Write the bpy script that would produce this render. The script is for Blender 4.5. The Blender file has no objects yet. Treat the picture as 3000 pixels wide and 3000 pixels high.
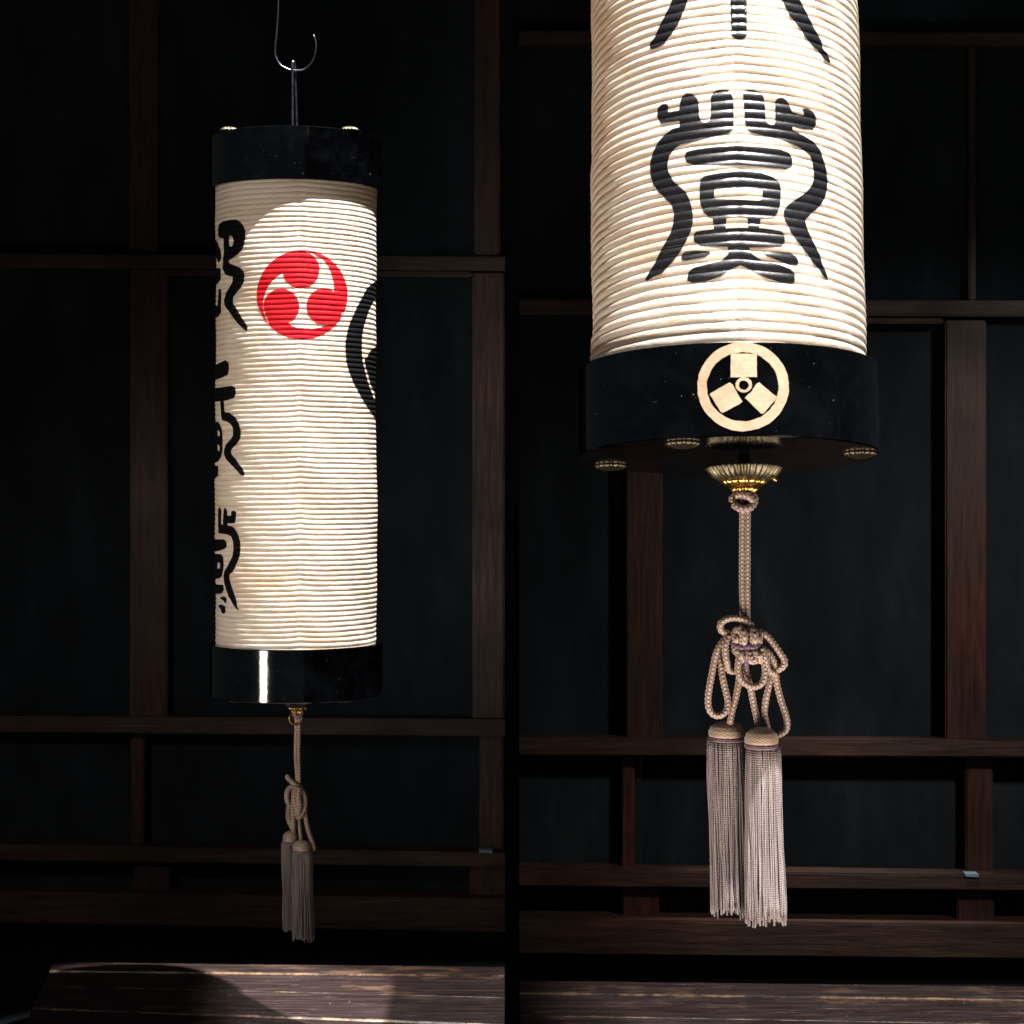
import bpy, math, random
import numpy as np
from mathutils import Vector
from mathutils.geometry import delaunay_2d_cdt
R_ = math.radians
random.seed(7)
S = bpy.context.scene
COL = S.collection
FPX, CX, HY = 5630.0, 1500.0, 1384.0          # focal length, centre and horizon in 3000 px units

# ------------------------------------------------------------------ camera, world, light
cam_d = bpy.data.cameras.new('camera'); cam = bpy.data.objects.new('camera', cam_d); COL.objects.link(cam)
cam.location = (0, 0, 0); cam.rotation_euler = (R_(90), 0, 0)
cam_d.sensor_width = 36; cam_d.lens = FPX/3000*36; cam_d.shift_y = -(1500-HY)/3000
cam_d.clip_start = .05; cam_d.clip_end = 60
cam_d.dof.use_dof = True; cam_d.dof.focus_distance = 2.65; cam_d.dof.aperture_fstop = 24
S.camera = cam
S.render.resolution_x = S.render.resolution_y = 1024
S.view_settings.view_transform = 'Standard'; S.view_settings.look = 'None'
S.view_settings.exposure = 0; S.view_settings.gamma = 1
W = bpy.data.worlds.new('World'); S.world = W; W.use_nodes = True
W.node_tree.nodes['Background'].inputs[0].default_value = (.75, .88, 1, 1)
W.node_tree.nodes['Background'].inputs[1].default_value = .028

def P(px, py, d):
    return Vector(((px-CX)/FPX*d, d, (HY-py)/FPX*d))

def lamp(name, kind, loc, target, power, color, **kw):
    L = bpy.data.lights.new(name, kind); L.energy = power; L.color = color
    for k, v in kw.items(): setattr(L, k, v)
    o = bpy.data.objects.new(name, L); COL.objects.link(o); o.location = loc
    o.rotation_euler = (Vector(target)-Vector(loc)).to_track_quat('-Z', 'Y').to_euler()
    return o
DL, DR = 3.61, 2.085
XL = (868.5-CX)/FPX*DL
XR = (2135-CX)/FPX*DR
def around(x, y, az, el, dist, z0):           # az: 0 = towards the camera, + = right
    return (x+math.sin(R_(az))*math.cos(R_(el))*dist, y-math.cos(R_(az))*math.cos(R_(el))*dist, z0+math.sin(R_(el))*dist)
lamp('key_spot', 'SPOT', around(XL, DL, 41, 69.5, 3.3, .4), (XL, DL, .02), 4000, (1, .965, .93), spot_size=R_(13.5), spot_blend=.3, shadow_soft_size=.018)
lamp('close_spot', 'SPOT', around(XR, DR, 24, 68, 3.0, .35), (XR+.02, DR+.05, .22), 2500, (1, .965, .93), spot_size=R_(16), spot_blend=.35, shadow_soft_size=.02)
lamp('doorway_strip', 'AREA', around(XL, DL, -35.6, 0, 2.1, -.25), (XL, DL, -.1), 1.7, (1, .93, .84), shape='RECTANGLE', size=.31, size_y=1.2, spread=R_(42))
lamp('floor_bounce', 'AREA', around(XL, DL, 4, -42, 1.7, 0), (XL, DL, .1), 1.9, (1, .78, .60), shape='RECTANGLE', size=.7, size_y=.5, spread=R_(70))
lamp('floor_bounce', 'AREA', around(XR, DR, 38, -52, 1.5, .1), (XR, DR, .2), 5.6, (1, .86, .74), shape='RECTANGLE', size=.6, size_y=.5, spread=R_(90))
lamp('floor_bounce', 'AREA', around(XR, DR, -42, -50, 1.5, .1), (XR, DR, .2), 6.4, (1, .86, .74), shape='RECTANGLE', size=.6, size_y=.5, spread=R_(90))
lamp('wall_light', 'SPOT', (1.9, 2.9, .9), (1.0, 4.65, -.72), 100, (1, .88, .78), spot_size=R_(62), spot_blend=1, shadow_soft_size=.1)
lamp('wall_light', 'SPOT', (-1.5, 2.9, .4), (-.75, 4.9, -.85), 20, (1, .88, .8), spot_size=R_(60), spot_blend=1, shadow_soft_size=.1)
lamp('bench_light', 'SPOT', (-.16, 4.3, 1.6), (-.06, 4.2, -1.1), 420, (1, .95, .93), spot_size=R_(26), spot_blend=.35, shadow_soft_size=.05)
lamp('bench_light', 'SPOT', (.75, 4.15, 1.6), (.78, 4.1, -1.1), 430, (1, .95, .93), spot_size=R_(32), spot_blend=.6, shadow_soft_size=.05)

# ------------------------------------------------------------------ materials
def newmat(name):
    m = bpy.data.materials.new(name); m.use_nodes = True
    nt = m.node_tree; return m, nt, nt.nodes['Principled BSDF'], nt.nodes, nt.links
def ramp(N, stops, interp='LINEAR'):
    r = N.new('ShaderNodeValToRGB'); e = r.color_ramp.elements; r.color_ramp.interpolation = interp
    while len(e) < len(stops): e.new(.5)
    for x, (p, c) in zip(e, stops):
        x.position = p; x.color = (*c, 1) if len(c) == 3 else c
    return r
def coords(N, L, scale=(1, 1, 1), kind='Object'):
    t = N.new('ShaderNodeTexCoord'); m = N.new('ShaderNodeMapping'); L.new(t.outputs[kind], m.inputs[0])
    m.inputs['Scale'].default_value = scale; return m.outputs[0]
def noise(N, L, vec, sc, det=6, rough=.6, dist=0):
    n = N.new('ShaderNodeTexNoise'); L.new(vec, n.inputs['Vector'])
    n.inputs['Scale'].default_value = sc; n.inputs['Detail'].default_value = det
    n.inputs['Roughness'].default_value = rough; n.inputs['Distortion'].default_value = dist
    return n.outputs[0]
def bump(N, L, h, s, d, base=None):
    b = N.new('ShaderNodeBump'); L.new(h, b.inputs['Height']); b.inputs['Strength'].default_value = s; b.inputs['Distance'].default_value = d
    if base: L.new(base, b.inputs['Normal'])
    return b.outputs[0]
def mix(N, L, a, b, f, mode='MIX'):
    m = N.new('ShaderNodeMix'); m.data_type = 'RGBA'; m.blend_type = mode
    for inp, v in ((m.inputs['Factor'], f), (m.inputs[6], a), (m.inputs[7], b)):
        if hasattr(v, 'default_value'): L.new(v, inp)
        elif isinstance(v, (int, float)): inp.default_value = v
        else: inp.default_value = (*v, 1)
    return m.outputs[2]

def mat_paper():
    m, nt, B, N, L = newmat('washi_paper')
    v = coords(N, L, (5, 5, 60)); n1 = noise(N, L, v, 3, 8, .7)
    c = ramp(N, [(.25, (.64, .53, .43)), (.5, (.76, .69, .60)), (.8, (.82, .76, .69))]); L.new(n1, c.inputs[0])
    v2 = coords(N, L, (1, 1, 1)); n2 = noise(N, L, v2, 9, 4, .6)
    st = ramp(N, [(.50, (0, 0, 0)), (.72, (1, 1, 1))]); L.new(n2, st.inputs[0])
    g = N.new('ShaderNodeMath'); g.operation = 'MULTIPLY'; L.new(st.outputs[0], g.inputs[0]); g.inputs[1].default_value = .6
    col = mix(N, L, c.outputs[0], (.62, .40, .20), g.outputs[0])
    # dots of age
    v3 = coords(N, L, (1, 1, 2)); n3 = noise(N, L, v3, 90, 2, .5)
    dt = ramp(N, [(.74, (0, 0, 0)), (.79, (1, 1, 1))]); L.new(n3, dt.inputs[0])
    col = mix(N, L, col, (.3, .18, .08), dt.outputs[0])
    L.new(col, B.inputs['Base Color']); B.inputs['Roughness'].default_value = .62
    B.inputs['Specular IOR Level'].default_value = .35
    nb = noise(N, L, coords(N, L, (30, 30, 160)), 6, 8, .65)
    nb2 = noise(N, L, coords(N, L, (1, 1, 3)), 40, 5, .6)
    b = bump(N, L, nb, .35, .0006); b = bump(N, L, nb2, .6, .0016, b)
    L.new(b, B.inputs['Normal'])
    # paler and browner hoops, one by one
    z1 = N.new('ShaderNodeTexNoise'); z1.noise_dimensions = '1D'; sp = N.new('ShaderNodeSeparateXYZ'); L.new(coords(N, L), sp.inputs[0])
    L.new(sp.outputs[2], z1.inputs['W']); z1.inputs['Scale'].default_value = 75; z1.inputs['Detail'].default_value = 2
    zr = ramp(N, [(.35, (.86, .82, .77)), (.6, (1, 1, 1))]); L.new(z1.outputs[0], zr.inputs[0])
    L.new(mix(N, L, col, zr.outputs[0], .7, 'MULTIPLY'), B.inputs['Base Color'])
    T = N.new('ShaderNodeBsdfTranslucent'); T.inputs[0].default_value = (.84, .67, .51, 1)
    M = N.new('ShaderNodeMixShader'); M.inputs[0].default_value = .30
    L.new(B.outputs[0], M.inputs[1]); L.new(T.outputs[0], M.inputs[2]); L.new(M.outputs[0], N['Material Output'].inputs[0])
    return m
def mat_ink(name, rough, base, spec=.5):
    m, nt, B, N, L = newmat(name); B.inputs['Specular IOR Level'].default_value = spec
    n = noise(N, L, coords(N, L, (20, 20, 120)), 8, 6, .7)
    c = ramp(N, [(.3, base), (.75, tuple(x*1.9 for x in base))]); L.new(n, c.inputs[0]); L.new(c.outputs[0], B.inputs['Base Color'])
    r = ramp(N, [(.3, (rough,)*3), (.7, (min(1, rough+.25),)*3)]); L.new(n, r.inputs[0]); L.new(r.outputs[0], B.inputs['Roughness'])
    L.new(bump(N, L, n, .5, .0006), B.inputs['Normal'])
    return m
def mat_lacquer(rough):
    m, nt, B, N, L = newmat('black_lacquer')
    B.inputs['Base Color'].default_value = (.0004, .00045, .0006, 1); B.inputs['IOR'].default_value = 1.9
    n = noise(N, L, coords(N, L), 260, 3, .6)
    r = ramp(N, [(.4, (rough,)*3), (.75, (rough*1.8,)*3)]); L.new(noise(N, L, coords(N, L), 14, 6, .7), r.inputs[0]); L.new(r.outputs[0], B.inputs['Roughness'])
    d = ramp(N, [(.73, (0, 0, 0)), (.77, (1, 1, 1))]); L.new(n, d.inputs[0])
    s = noise(N, L, coords(N, L, (1, 1, 14)), 40, 4, .6, .4)
    sr = ramp(N, [(.72, (0, 0, 0)), (.76, (1, 1, 1))]); L.new(s, sr.inputs[0])
    a = mix(N, L, d.outputs[0], sr.outputs[0], .5, 'ADD')
    sm = ramp(N, [(.45, (.0003, .00035, .0005)), (.8, (.0025, .003, .0042))]); L.new(noise(N, L, coords(N, L), 17, 7, .7, .5), sm.inputs[0])
    L.new(mix(N, L, sm.outputs[0], (.22, .23, .25), a), B.inputs['Base Color'])
    L.new(bump(N, L, noise(N, L, coords(N, L), 22, 5, .6), .09, .005), B.inputs['Normal'])
    return m
def mat_metal(name, col, rough, bumpy=.2):
    m, nt, B, N, L = newmat(name)
    n = noise(N, L, coords(N, L), 120, 5, .6)
    c = ramp(N, [(.35, tuple(x*.45 for x in col)), (.6, col)]); L.new(n, c.inputs[0]); L.new(c.outputs[0], B.inputs['Base Color'])
    B.inputs['Metallic'].default_value = 1; B.inputs['Roughness'].default_value = rough
    L.new(bump(N, L, n, bumpy, .001), B.inputs['Normal'])
    return m
def mat_gold_paint():
    m, nt, B, N, L = newmat('gold_paint')
    n = noise(N, L, coords(N, L), 60, 5, .6)
    c = ramp(N, [(.3, (.40, .28, .18)), (.7, (.50, .37, .26))]); L.new(n, c.inputs[0]); L.new(c.outputs[0], B.inputs['Base Color'])
    B.inputs['Roughness'].default_value = .45; B.inputs['Metallic'].default_value = .15
    L.new(bump(N, L, n, .6, .002), B.inputs['Normal']); return m
def mat_wood(name, stretch, dark, light, rough=.55):
    m, nt, B, N, L = newmat(name)
    g = noise(N, L, coords(N, L, stretch), 5, 9, .68, .6)
    c = ramp(N, [(.3, dark), (.55, tuple((a+b)/2 for a, b in zip(dark, light))), (.75, light)]); L.new(g, c.inputs[0])
    p = noise(N, L, coords(N, L), 2.4, 4, .6)
    pr = ramp(N, [(.35, (.45, .43, .42)), (.56, (1, 1, 1)), (.72, (1.9, 1.75, 1.7))]); L.new(p, pr.inputs[0])
    col = mix(N, L, c.outputs[0], pr.outputs[0], 1, 'MULTIPLY')
    vo = N.new('ShaderNodeTexVoronoi'); sv = tuple(1+ (x-1)*.06 for x in stretch)
    L.new(coords(N, L, sv), vo.inputs['Vector']); vo.inputs['Scale'].default_value = 2.6
    k = ramp(N, [(.02, (.25, .2, .2)), (.07, (1, 1, 1))]); L.new(vo.outputs['Distance'], k.inputs[0])
    col = mix(N, L, col, k.outputs[0], .8, 'MULTIPLY')
    L.new(col, B.inputs['Base Color'])
    rr = ramp(N, [(.3, (rough+.2,)*3), (.7, (rough-.12,)*3)]); L.new(p, rr.inputs[0]); L.new(rr.outputs[0], B.inputs['Roughness'])
    L.new(bump(N, L, g, .45, .004), B.inputs['Normal']); return m
def mat_panel():
    m, nt, B, N, L = newmat('dark_panel')
    n = noise(N, L, coords(N, L, (3, 1, 1)), 3, 7, .65)
    c = ramp(N, [(.28, (.006, .010, .014)), (.55, (.014, .020, .026)), (.75, (.028, .036, .044))]); L.new(n, c.inputs[0]); L.new(c.outputs[0], B.inputs['Base Color'])
    B.inputs['Roughness'].default_value = .85; B.inputs['Specular IOR Level'].default_value = .2
    L.new(bump(N, L, noise(N, L, coords(N, L), 60, 6, .6), .3, .002), B.inputs['Normal']); return m
def mat_worn():
    m, nt, B, N, L = newmat('worn_lacquered_plank')
    g = noise(N, L, coords(N, L, (1.2, 22, 8)), 4, 9, .7, .3)
    base = ramp(N, [(.3, (.007, .005, .0055)), (.5, (.021, .011, .010)), (.72, (.050, .037, .034))]); L.new(g, base.inputs[0])
    blot = noise(N, L, coords(N, L, (1, 2, 1)), 6.5, 6, .6)
    br = ramp(N, [(.56, (0, 0, 0)), (.68, (1, 1, 1))]); L.new(blot, br.inputs[0])
    f = N.new('ShaderNodeMath'); f.operation = 'MULTIPLY'; L.new(br.outputs[0], f.inputs[0]); f.inputs[1].default_value = .75
    col = mix(N, L, base.outputs[0], (.11, .062, .036), f.outputs[0])
    # scratches along and across
    for sc, th, off in (((2, 60, 1), .70, 0), ((40, 5, 1), .74, 1.1), ((9, 45, 1), .74, .5)):
        t = N.new('ShaderNodeTexCoord'); mp = N.new('ShaderNodeMapping'); L.new(t.outputs['Object'], mp.inputs[0])
        mp.inputs['Rotation'].default_value = (0, 0, off); mp.inputs['Scale'].default_value = sc
        s = noise(N, L, mp.outputs[0], 5, 5, .6, .2)
        r = ramp(N, [(th-.04, (0, 0, 0)), (th, (1, 1, 1))]); L.new(s, r.inputs[0]); col = mix(N, L, col, (.22, .18, .16), r.outputs[0])
    # bare wood chipped along the long edges (v runs 0..1 across a plank)
    uv = N.new('ShaderNodeUVMap'); sx = N.new('ShaderNodeSeparateXYZ'); L.new(uv.outputs[0], sx.inputs[0])
    ab = N.new('ShaderNodeMath'); ab.operation = 'SUBTRACT'; L.new(sx.outputs[1], ab.inputs[0]); ab.inputs[1].default_value = .5
    a2 = N.new('ShaderNodeMath'); a2.operation = 'ABSOLUTE'; L.new(ab.outputs[0], a2.inputs[0])
    nn = noise(N, L, coords(N, L, (1, 1, 1)), 14, 7, .75)
    ad = N.new('ShaderNodeMath'); ad.operation = 'MULTIPLY_ADD'; L.new(nn, ad.inputs[0]); ad.inputs[1].default_value = .26; L.new(a2.outputs[0], ad.inputs[2])
    er = ramp(N, [(.612, (0, 0, 0)), (.65, (1, 1, 1))]); L.new(ad.outputs[0], er.inputs[0])
    col = mix(N, L, col, (.30, .19, .11), er.outputs[0])
    L.new(col, B.inputs['Base Color'])
    rr = ramp(N, [(.3, (.30,)*3), (.7, (.55,)*3)]); L.new(g, rr.inputs[0]); L.new(rr.outputs[0], B.inputs['Roughness'])
    L.new(bump(N, L, g, .4, .002), B.inputs['Normal']); return m
def mat_cord():
    m, nt, B, N, L = newmat('braided_silk')
    a = N.new('ShaderNodeAttribute'); a.attribute_name = 'dye'
    n = noise(N, L, coords(N, L), 25, 4, .6)
    tan = ramp(N, [(.3, (.43, .30, .19)), (.7, (.60, .46, .32))]); L.new(n, tan.inputs[0])
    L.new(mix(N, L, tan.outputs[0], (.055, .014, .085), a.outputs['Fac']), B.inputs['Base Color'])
    B.inputs['Roughness'].default_value = .42; B.inputs['Sheen Weight'].default_value = .3
    L.new(bump(N, L, noise(N, L, coords(N, L), 900, 3, .6), .4, .0005), B.inputs['Normal']); return m
def mat_fringe():
    m, nt, B, N, L = newmat('silk_fringe')
    n = noise(N, L, coords(N, L, (60, 60, 3)), 3, 5, .6)
    c = ramp(N, [(.3, (.14, .11, .125)), (.5, (.27, .225, .22)), (.7, (.39, .345, .31))]); L.new(n, c.inputs[0])
    w = N.new('ShaderNodeTexWave'); w.wave_type = 'BANDS'; w.bands_direction = 'Z'
    L.new(coords(N, L, (1, 1, 1)), w.inputs[0]); w.inputs['Scale'].default_value = 130; w.inputs['Distortion'].default_value = 1.5; w.inputs['Detail Scale'].default_value = 3
    col = mix(N, L, c.outputs[0], (.12, .07, .09), mixf(N, L, w.outputs['Fac'], .35))
    L.new(col, B.inputs['Base Color']); B.inputs['Roughness'].default_value = .4; B.inputs['Sheen Weight'].default_value = .3
    L.new(bump(N, L, w.outputs['Fac'], .6, .0008), B.inputs['Normal']); return m
def mixf(N, L, s, k):
    q = N.new('ShaderNodeMath'); q.operation = 'MULTIPLY_ADD'; L.new(s, q.inputs[0]); q.inputs[1].default_value = -k; q.inputs[2].default_value = k
    return q.outputs[0]
M = dict(paper=mat_paper(), ink=mat_ink('sumi_ink', .23, (.006, .006, .0075)), dry=mat_ink('dry_sumi_ink', .6, (.0016, .0016, .002), .12), red=mat_ink('red_paint', .55, (.36, .003, .008), .12),
         lac=mat_lacquer(.07), gold=mat_metal('aged_gold', (.62, .38, .12), .28, .5), brass=mat_metal('dull_brass', (.14, .12, .08), .42, .5),
         steel=mat_metal('bare_steel', (.20, .21, .25), .3), goldp=mat_gold_paint(),
         wh=mat_wood('dark_wood_rail', (1.2, 14, 16), (.014, .007, .005), (.098, .050, .034), .5),
         wv=mat_wood('dark_wood_post', (16, 14, 1.2), (.012, .004, .003), (.105, .043, .028), .45),
         panel=mat_panel(), worn=mat_worn(), cord=mat_cord(), fringe=mat_fringe())
def mat_floor():
    m, nt, B, N, L = newmat('dark_floor')
    n = noise(N, L, coords(N, L, (1, 1, 1)), 5, 8, .65)
    c = ramp(N, [(.3, (.0012, .0022, .0030)), (.7, (.0035, .0055, .007))]); L.new(n, c.inputs[0]); L.new(c.outputs[0], B.inputs['Base Color'])
    B.inputs['Roughness'].default_value = .9; B.inputs['Specular IOR Level'].default_value = .1; L.new(bump(N, L, n, .4, .01), B.inputs['Normal']); return m
M['floor'] = mat_floor()
m_, nt_, B_, N_, L_ = newmat('black_board'); B_.inputs['Roughness'].default_value = .95; B_.inputs['Specular IOR Level'].default_value = 0
cr = ramp(N_, [(.3, (.0002,)*3), (.7, (.0004,)*3)]); L_.new(noise(N_, L_, coords(N_, L_), 20), cr.inputs[0]); L_.new(cr.outputs[0], B_.inputs['Base Color']); M['black'] = m_
m_, nt_, B_, N_, L_ = newmat('pale_light_sliver'); B_.inputs['Roughness'].default_value = .6  # pale blue colour standing in for a glimmer of light
cr = ramp(N_, [(.3, (.16, .25, .31)), (.7, (.26, .36, .42))]); L_.new(noise(N_, L_, coords(N_, L_), 60), cr.inputs[0]); L_.new(cr.outputs[0], B_.inputs['Base Color']); M['light_sliver'] = m_

# ------------------------------------------------------------------ helpers
def thing(name, label, cat, loc=(0, 0, 0), rot=(0, 0, 0), group=None):
    o = bpy.data.objects.new(name, None); COL.objects.link(o); o.location = loc; o.rotation_euler = rot
    o.empty_display_size = .05; o['label'] = label; o['category'] = cat
    if group: o['group'] = group
    return o
def link(name, me, mat, parent=None, smooth=True, label=None):
    me.materials.append(M[mat]) if mat else None
    if smooth: me.polygons.foreach_set('use_smooth', [True]*len(me.polygons))
    o = bpy.data.objects.new(name, me); COL.objects.link(o)
    if parent: o.parent = parent
    if label: o['label'] = label
    return o
def grid_mesh(name, V, nu, nv, wrap):
    """V: (nu*nv,3) rows nu, columns nv; wrap columns"""
    i = np.arange(nu-1)[:, None]; j = np.arange(nv if wrap else nv-1)[None, :]; j2 = (j+1) % nv
    q = np.stack([i*nv+j, i*nv+j2, (i+1)*nv+j2, (i+1)*nv+j], -1).reshape(-1, 4)
    me = bpy.data.meshes.new(name); me.vertices.add(len(V)); me.vertices.foreach_set('co', V.astype(np.float32).ravel())
    me.loops.add(q.size); me.loops.foreach_set('vertex_index', q.ravel().astype(np.int32))
    me.polygons.add(len(q)); me.polygons.foreach_set('loop_start', np.arange(0, q.size, 4, dtype=np.int32))
    me.update(calc_edges=True); me.validate(); return me
def merge(parts):
    V, F, n = [], [], 0
    for v, f in parts:
        V += list(v); F += [tuple(k+n for k in t) for t in f]; n += len(v)
    return V, F
def pyd(name, V, F):
    me = bpy.data.meshes.new(name); me.from_pydata([tuple(v) for v in V], [], F); me.update(); return me
def lathe(prof, n=64, flute=0, amp=0, cap=True):
    V, F = [], []
    for r, z in prof:
        for j in range(n):
            a = 2*math.pi*j/n; k = 1+amp*math.cos(flute*a) if flute else 1
            V.append((r*k*math.cos(a), r*k*math.sin(a), z))
    for i in range(len(prof)-1):
        for j in range(n):
            F.append((i*n+j, i*n+(j+1) % n, (i+1)*n+(j+1) % n, (i+1)*n+j))
    if cap:
        F.append(tuple(range(n))[::-1]); F.append(tuple((len(prof)-1)*n+j for j in range(n)))
    return V, F
def shift(vf, d):
    return [(x+d[0], y+d[1], z+d[2]) for x, y, z in vf[0]], vf[1]
def catmull(pts, closed=False, n=8):
    pts = [Vector(p) for p in pts]; out = []; m = len(pts)
    for i in range(m if closed else m-1):
        g = (lambda k: pts[k % m]) if closed else (lambda k: pts[max(0, min(m-1, k))])
        p0, p1, p2, p3 = g(i-1), g(i), g(i+1), g(i+2)
        for k in range(n):
            t = k/n
            out.append(.5*((2*p1)+(p2-p0)*t+(2*p0-5*p1+4*p2-p3)*t*t+(3*p1-p0-3*p2+p3)*t**3))
    if not closed: out.append(pts[-1])
    return out
def resample(pl, step):
    out = [pl[0]]; acc = 0
    for a, b in zip(pl, pl[1:]):
        d = (b-a).length
        if d < 1e-9: continue
        t = step-acc
        while t <= d:
            out.append(a+(b-a)*(t/d)); t += step
        acc = d-(t-step)
    if (out[-1]-pl[-1]).length > step*.3: out.append(pl[-1])
    return out
def tube(pts, r, sides=10, rfun=None, upv=(0, -1, 0)):
    T = [(pts[min(i+1, len(pts)-1)]-pts[max(i-1, 0)]).normalized() for i in range(len(pts))]
    up = Vector(upv); up = (up-T[0]*up.dot(T[0])); up = up.normalized() if up.length > 1e-4 else T[0].orthogonal().normalized()
    V, F, At = [], [], []; s = 0
    for i, p in enumerate(pts):
        if i:
            up = (up-T[i]*up.dot(T[i])).normalized(); s += (p-pts[i-1]).length
        sd = T[i].cross(up)
        for j in range(sides):
            a = 2*math.pi*j/sides
            k, at = rfun(a, s) if rfun else (1, 0)
            V.append(p+(up*math.cos(a)+sd*math.sin(a))*r*k); At.append(at)
    n = sides
    for i in range(len(pts)-1):
        for j in range(n): F.append((i*n+j, i*n+(j+1) % n, (i+1)*n+(j+1) % n, (i+1)*n+j))
    F.append(tuple(range(n))[::-1]); F.append(tuple((len(pts)-1)*n+j for j in range(n)))
    return V, F, At
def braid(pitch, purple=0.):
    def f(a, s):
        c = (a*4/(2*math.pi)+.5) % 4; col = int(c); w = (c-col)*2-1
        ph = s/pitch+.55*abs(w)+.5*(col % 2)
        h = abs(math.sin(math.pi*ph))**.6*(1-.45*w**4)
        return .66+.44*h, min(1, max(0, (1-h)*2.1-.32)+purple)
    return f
def cord_obj(name, paths, r, parent, pitch=.0044, purple=0., base=Vector((0, 0, 0))):
    VV, FF, AA, n = [], [], [], 0
    for pa in paths:
        pts = resample(catmull([Vector(q)-base for q in pa], n=10), pitch/6)
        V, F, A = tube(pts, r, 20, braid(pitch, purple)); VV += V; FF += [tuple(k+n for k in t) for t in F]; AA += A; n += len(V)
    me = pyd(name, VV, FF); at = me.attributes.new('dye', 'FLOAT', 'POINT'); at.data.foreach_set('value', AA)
    return link(name, me, 'cord', parent)

# ------------------------------------------------------------------ the lantern surface
PITCH = .00925
class Shade:
    def __init__(s, root, s0, s1, k, seed, seam, bumps=()):
        s.root = root; s.s0, s.s1, s.k, s.seed, s.seam, s.bumps = s0, s1, k, seed, seam, bumps
        rot = root.rotation_euler.to_matrix(); s.Rm = np.array(rot); s.T = np.array(root.location)
    def surf(s, th, z, off=0.):
        th = (np.asarray(th, float)+np.pi) % (2*np.pi)-np.pi; z = np.asarray(z, float); q = s.seed
        t = (z-s.s0)/PITCH
        wob = .00030*np.sin(2*th+z*31+q)+.00014*np.sin(7*th-z*57+2*q)+.00011*np.sin(17*th+z*140+q)+.00010*np.sin(5*th+z*230)
        d = (th-s.seam); wob = wob+.0022*np.exp(-np.abs(d)/.16)*(1+.5*np.sin(z*60+q)) - .0008
        amp = .0015*(1+.22*np.sin(11*th+z*83+q)*np.sin(z*47+2*th))
        h = np.abs(np.cos(np.pi*(t+.012*np.sin(9*th+z*70))))**.75*amp
        rr = .1493+h+.0012*np.sin(z*9+q)*np.sin(2*th+q)+.0006*np.sin(z*41+q+th*3)+off
        rr = rr-.0012*np.exp(-(d/.035)**2)
        for zc, w, a, side in s.bumps:
            rr = rr+a/(1+np.exp(-(z-zc)/w))*np.clip(side*np.sin(th), 0, 1)
        e = np.clip((z-s.s0)/.12, 0, 1)*np.clip((s.s1-z)/.12, 0, 1); e = e*e*(3-2*e)
        zz = z+wob*np.clip((z-s.s0)/.02, 0, 1)+s.k*e*rr*np.cos(th)
        return np.stack([rr*np.sin(th), -rr*np.cos(th), zz], -1)
    def pix(s, th, z, off=0., surf=None):
        p = (surf or s.surf)(th, z, off) @ s.Rm.T+s.T
        return np.stack([CX+p[..., 0]/p[..., 1]*FPX, HY-p[..., 2]/p[..., 1]*FPX], -1)
    def unproject(s, pts, surf=None, rad=.15):
        out = []; t0 = math.atan2(-s.T[0], s.T[1]); z = .5
        for px, py in pts:
            th = t0
            for it in range(3):
                lo, hi = t0-1.52, t0+1.52; pl, ph = s.pix(np.array([lo, hi]), z, surf=surf)[:, 0]
                if px <= pl: th = lo-min(.5, (pl-px)/60)
                elif px >= ph: th = hi+min(.5, (px-ph)/60)
                else:
                    for k in range(5):
                        g = np.linspace(lo, hi, 9); x = s.pix(g, z, surf=surf)[:, 0]; j = max(0, min(7, int((x < px).sum())-1)); lo, hi = g[j], g[j+1]
                    th = (lo+hi)/2
                for k in range(2):
                    p = s.pix(np.array([th]*3), np.array([z, z-.01, z+.01]), surf=surf)[:, 1]; z += max(-.2, min(.2, (py-p[0])*.02/(p[2]-p[1])))
            out.append((th, z))
        return out
    def build(s, cols=336, per=10):
        n = int(round((s.s1-s.s0)/PITCH))*per+1
        z = s.s0+np.arange(n)*PITCH/per; th = np.arange(cols)*2*np.pi/cols
        T, Z = np.meshgrid(th, z); V = s.surf(T, Z).reshape(-1, 3)
        return link('paper_shade', grid_mesh('paper_shade', V, n, cols, True), 'paper', s.root)

def chaikin(pl, it=2):
    out = []
    for (a, b), (c, d) in zip(pl, pl[1:]+pl[:1]):
        out.append((a, b)); L = math.hypot(c-a, d-b)
        if L > 45: out += [(a+(c-a)*k, b+(d-b)*k) for k in (16/L, 1-16/L)]
    pl = out
    for _ in range(it):
        out = []
        for (a, b), (c, d) in zip(pl, pl[1:]+pl[:1]): out += [(a*.75+c*.25, b*.75+d*.25), (a*.25+c*.75, b*.25+d*.75)]
        pl = out
    return [Vector((x, y, 0)) for x, y in pl]
def inpoly(X, Y, poly):
    c = np.zeros(X.shape, bool); n = len(poly)
    for i in range(n):
        x1, y1 = poly[i]; x2, y2 = poly[(i+1) % n]
        if y1 == y2: continue
        m = ((y1 > Y) != (y2 > Y)) & (X < (x2-x1)*(Y-y1)/(y2-y1)+x1); c ^= m
    return c
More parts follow.
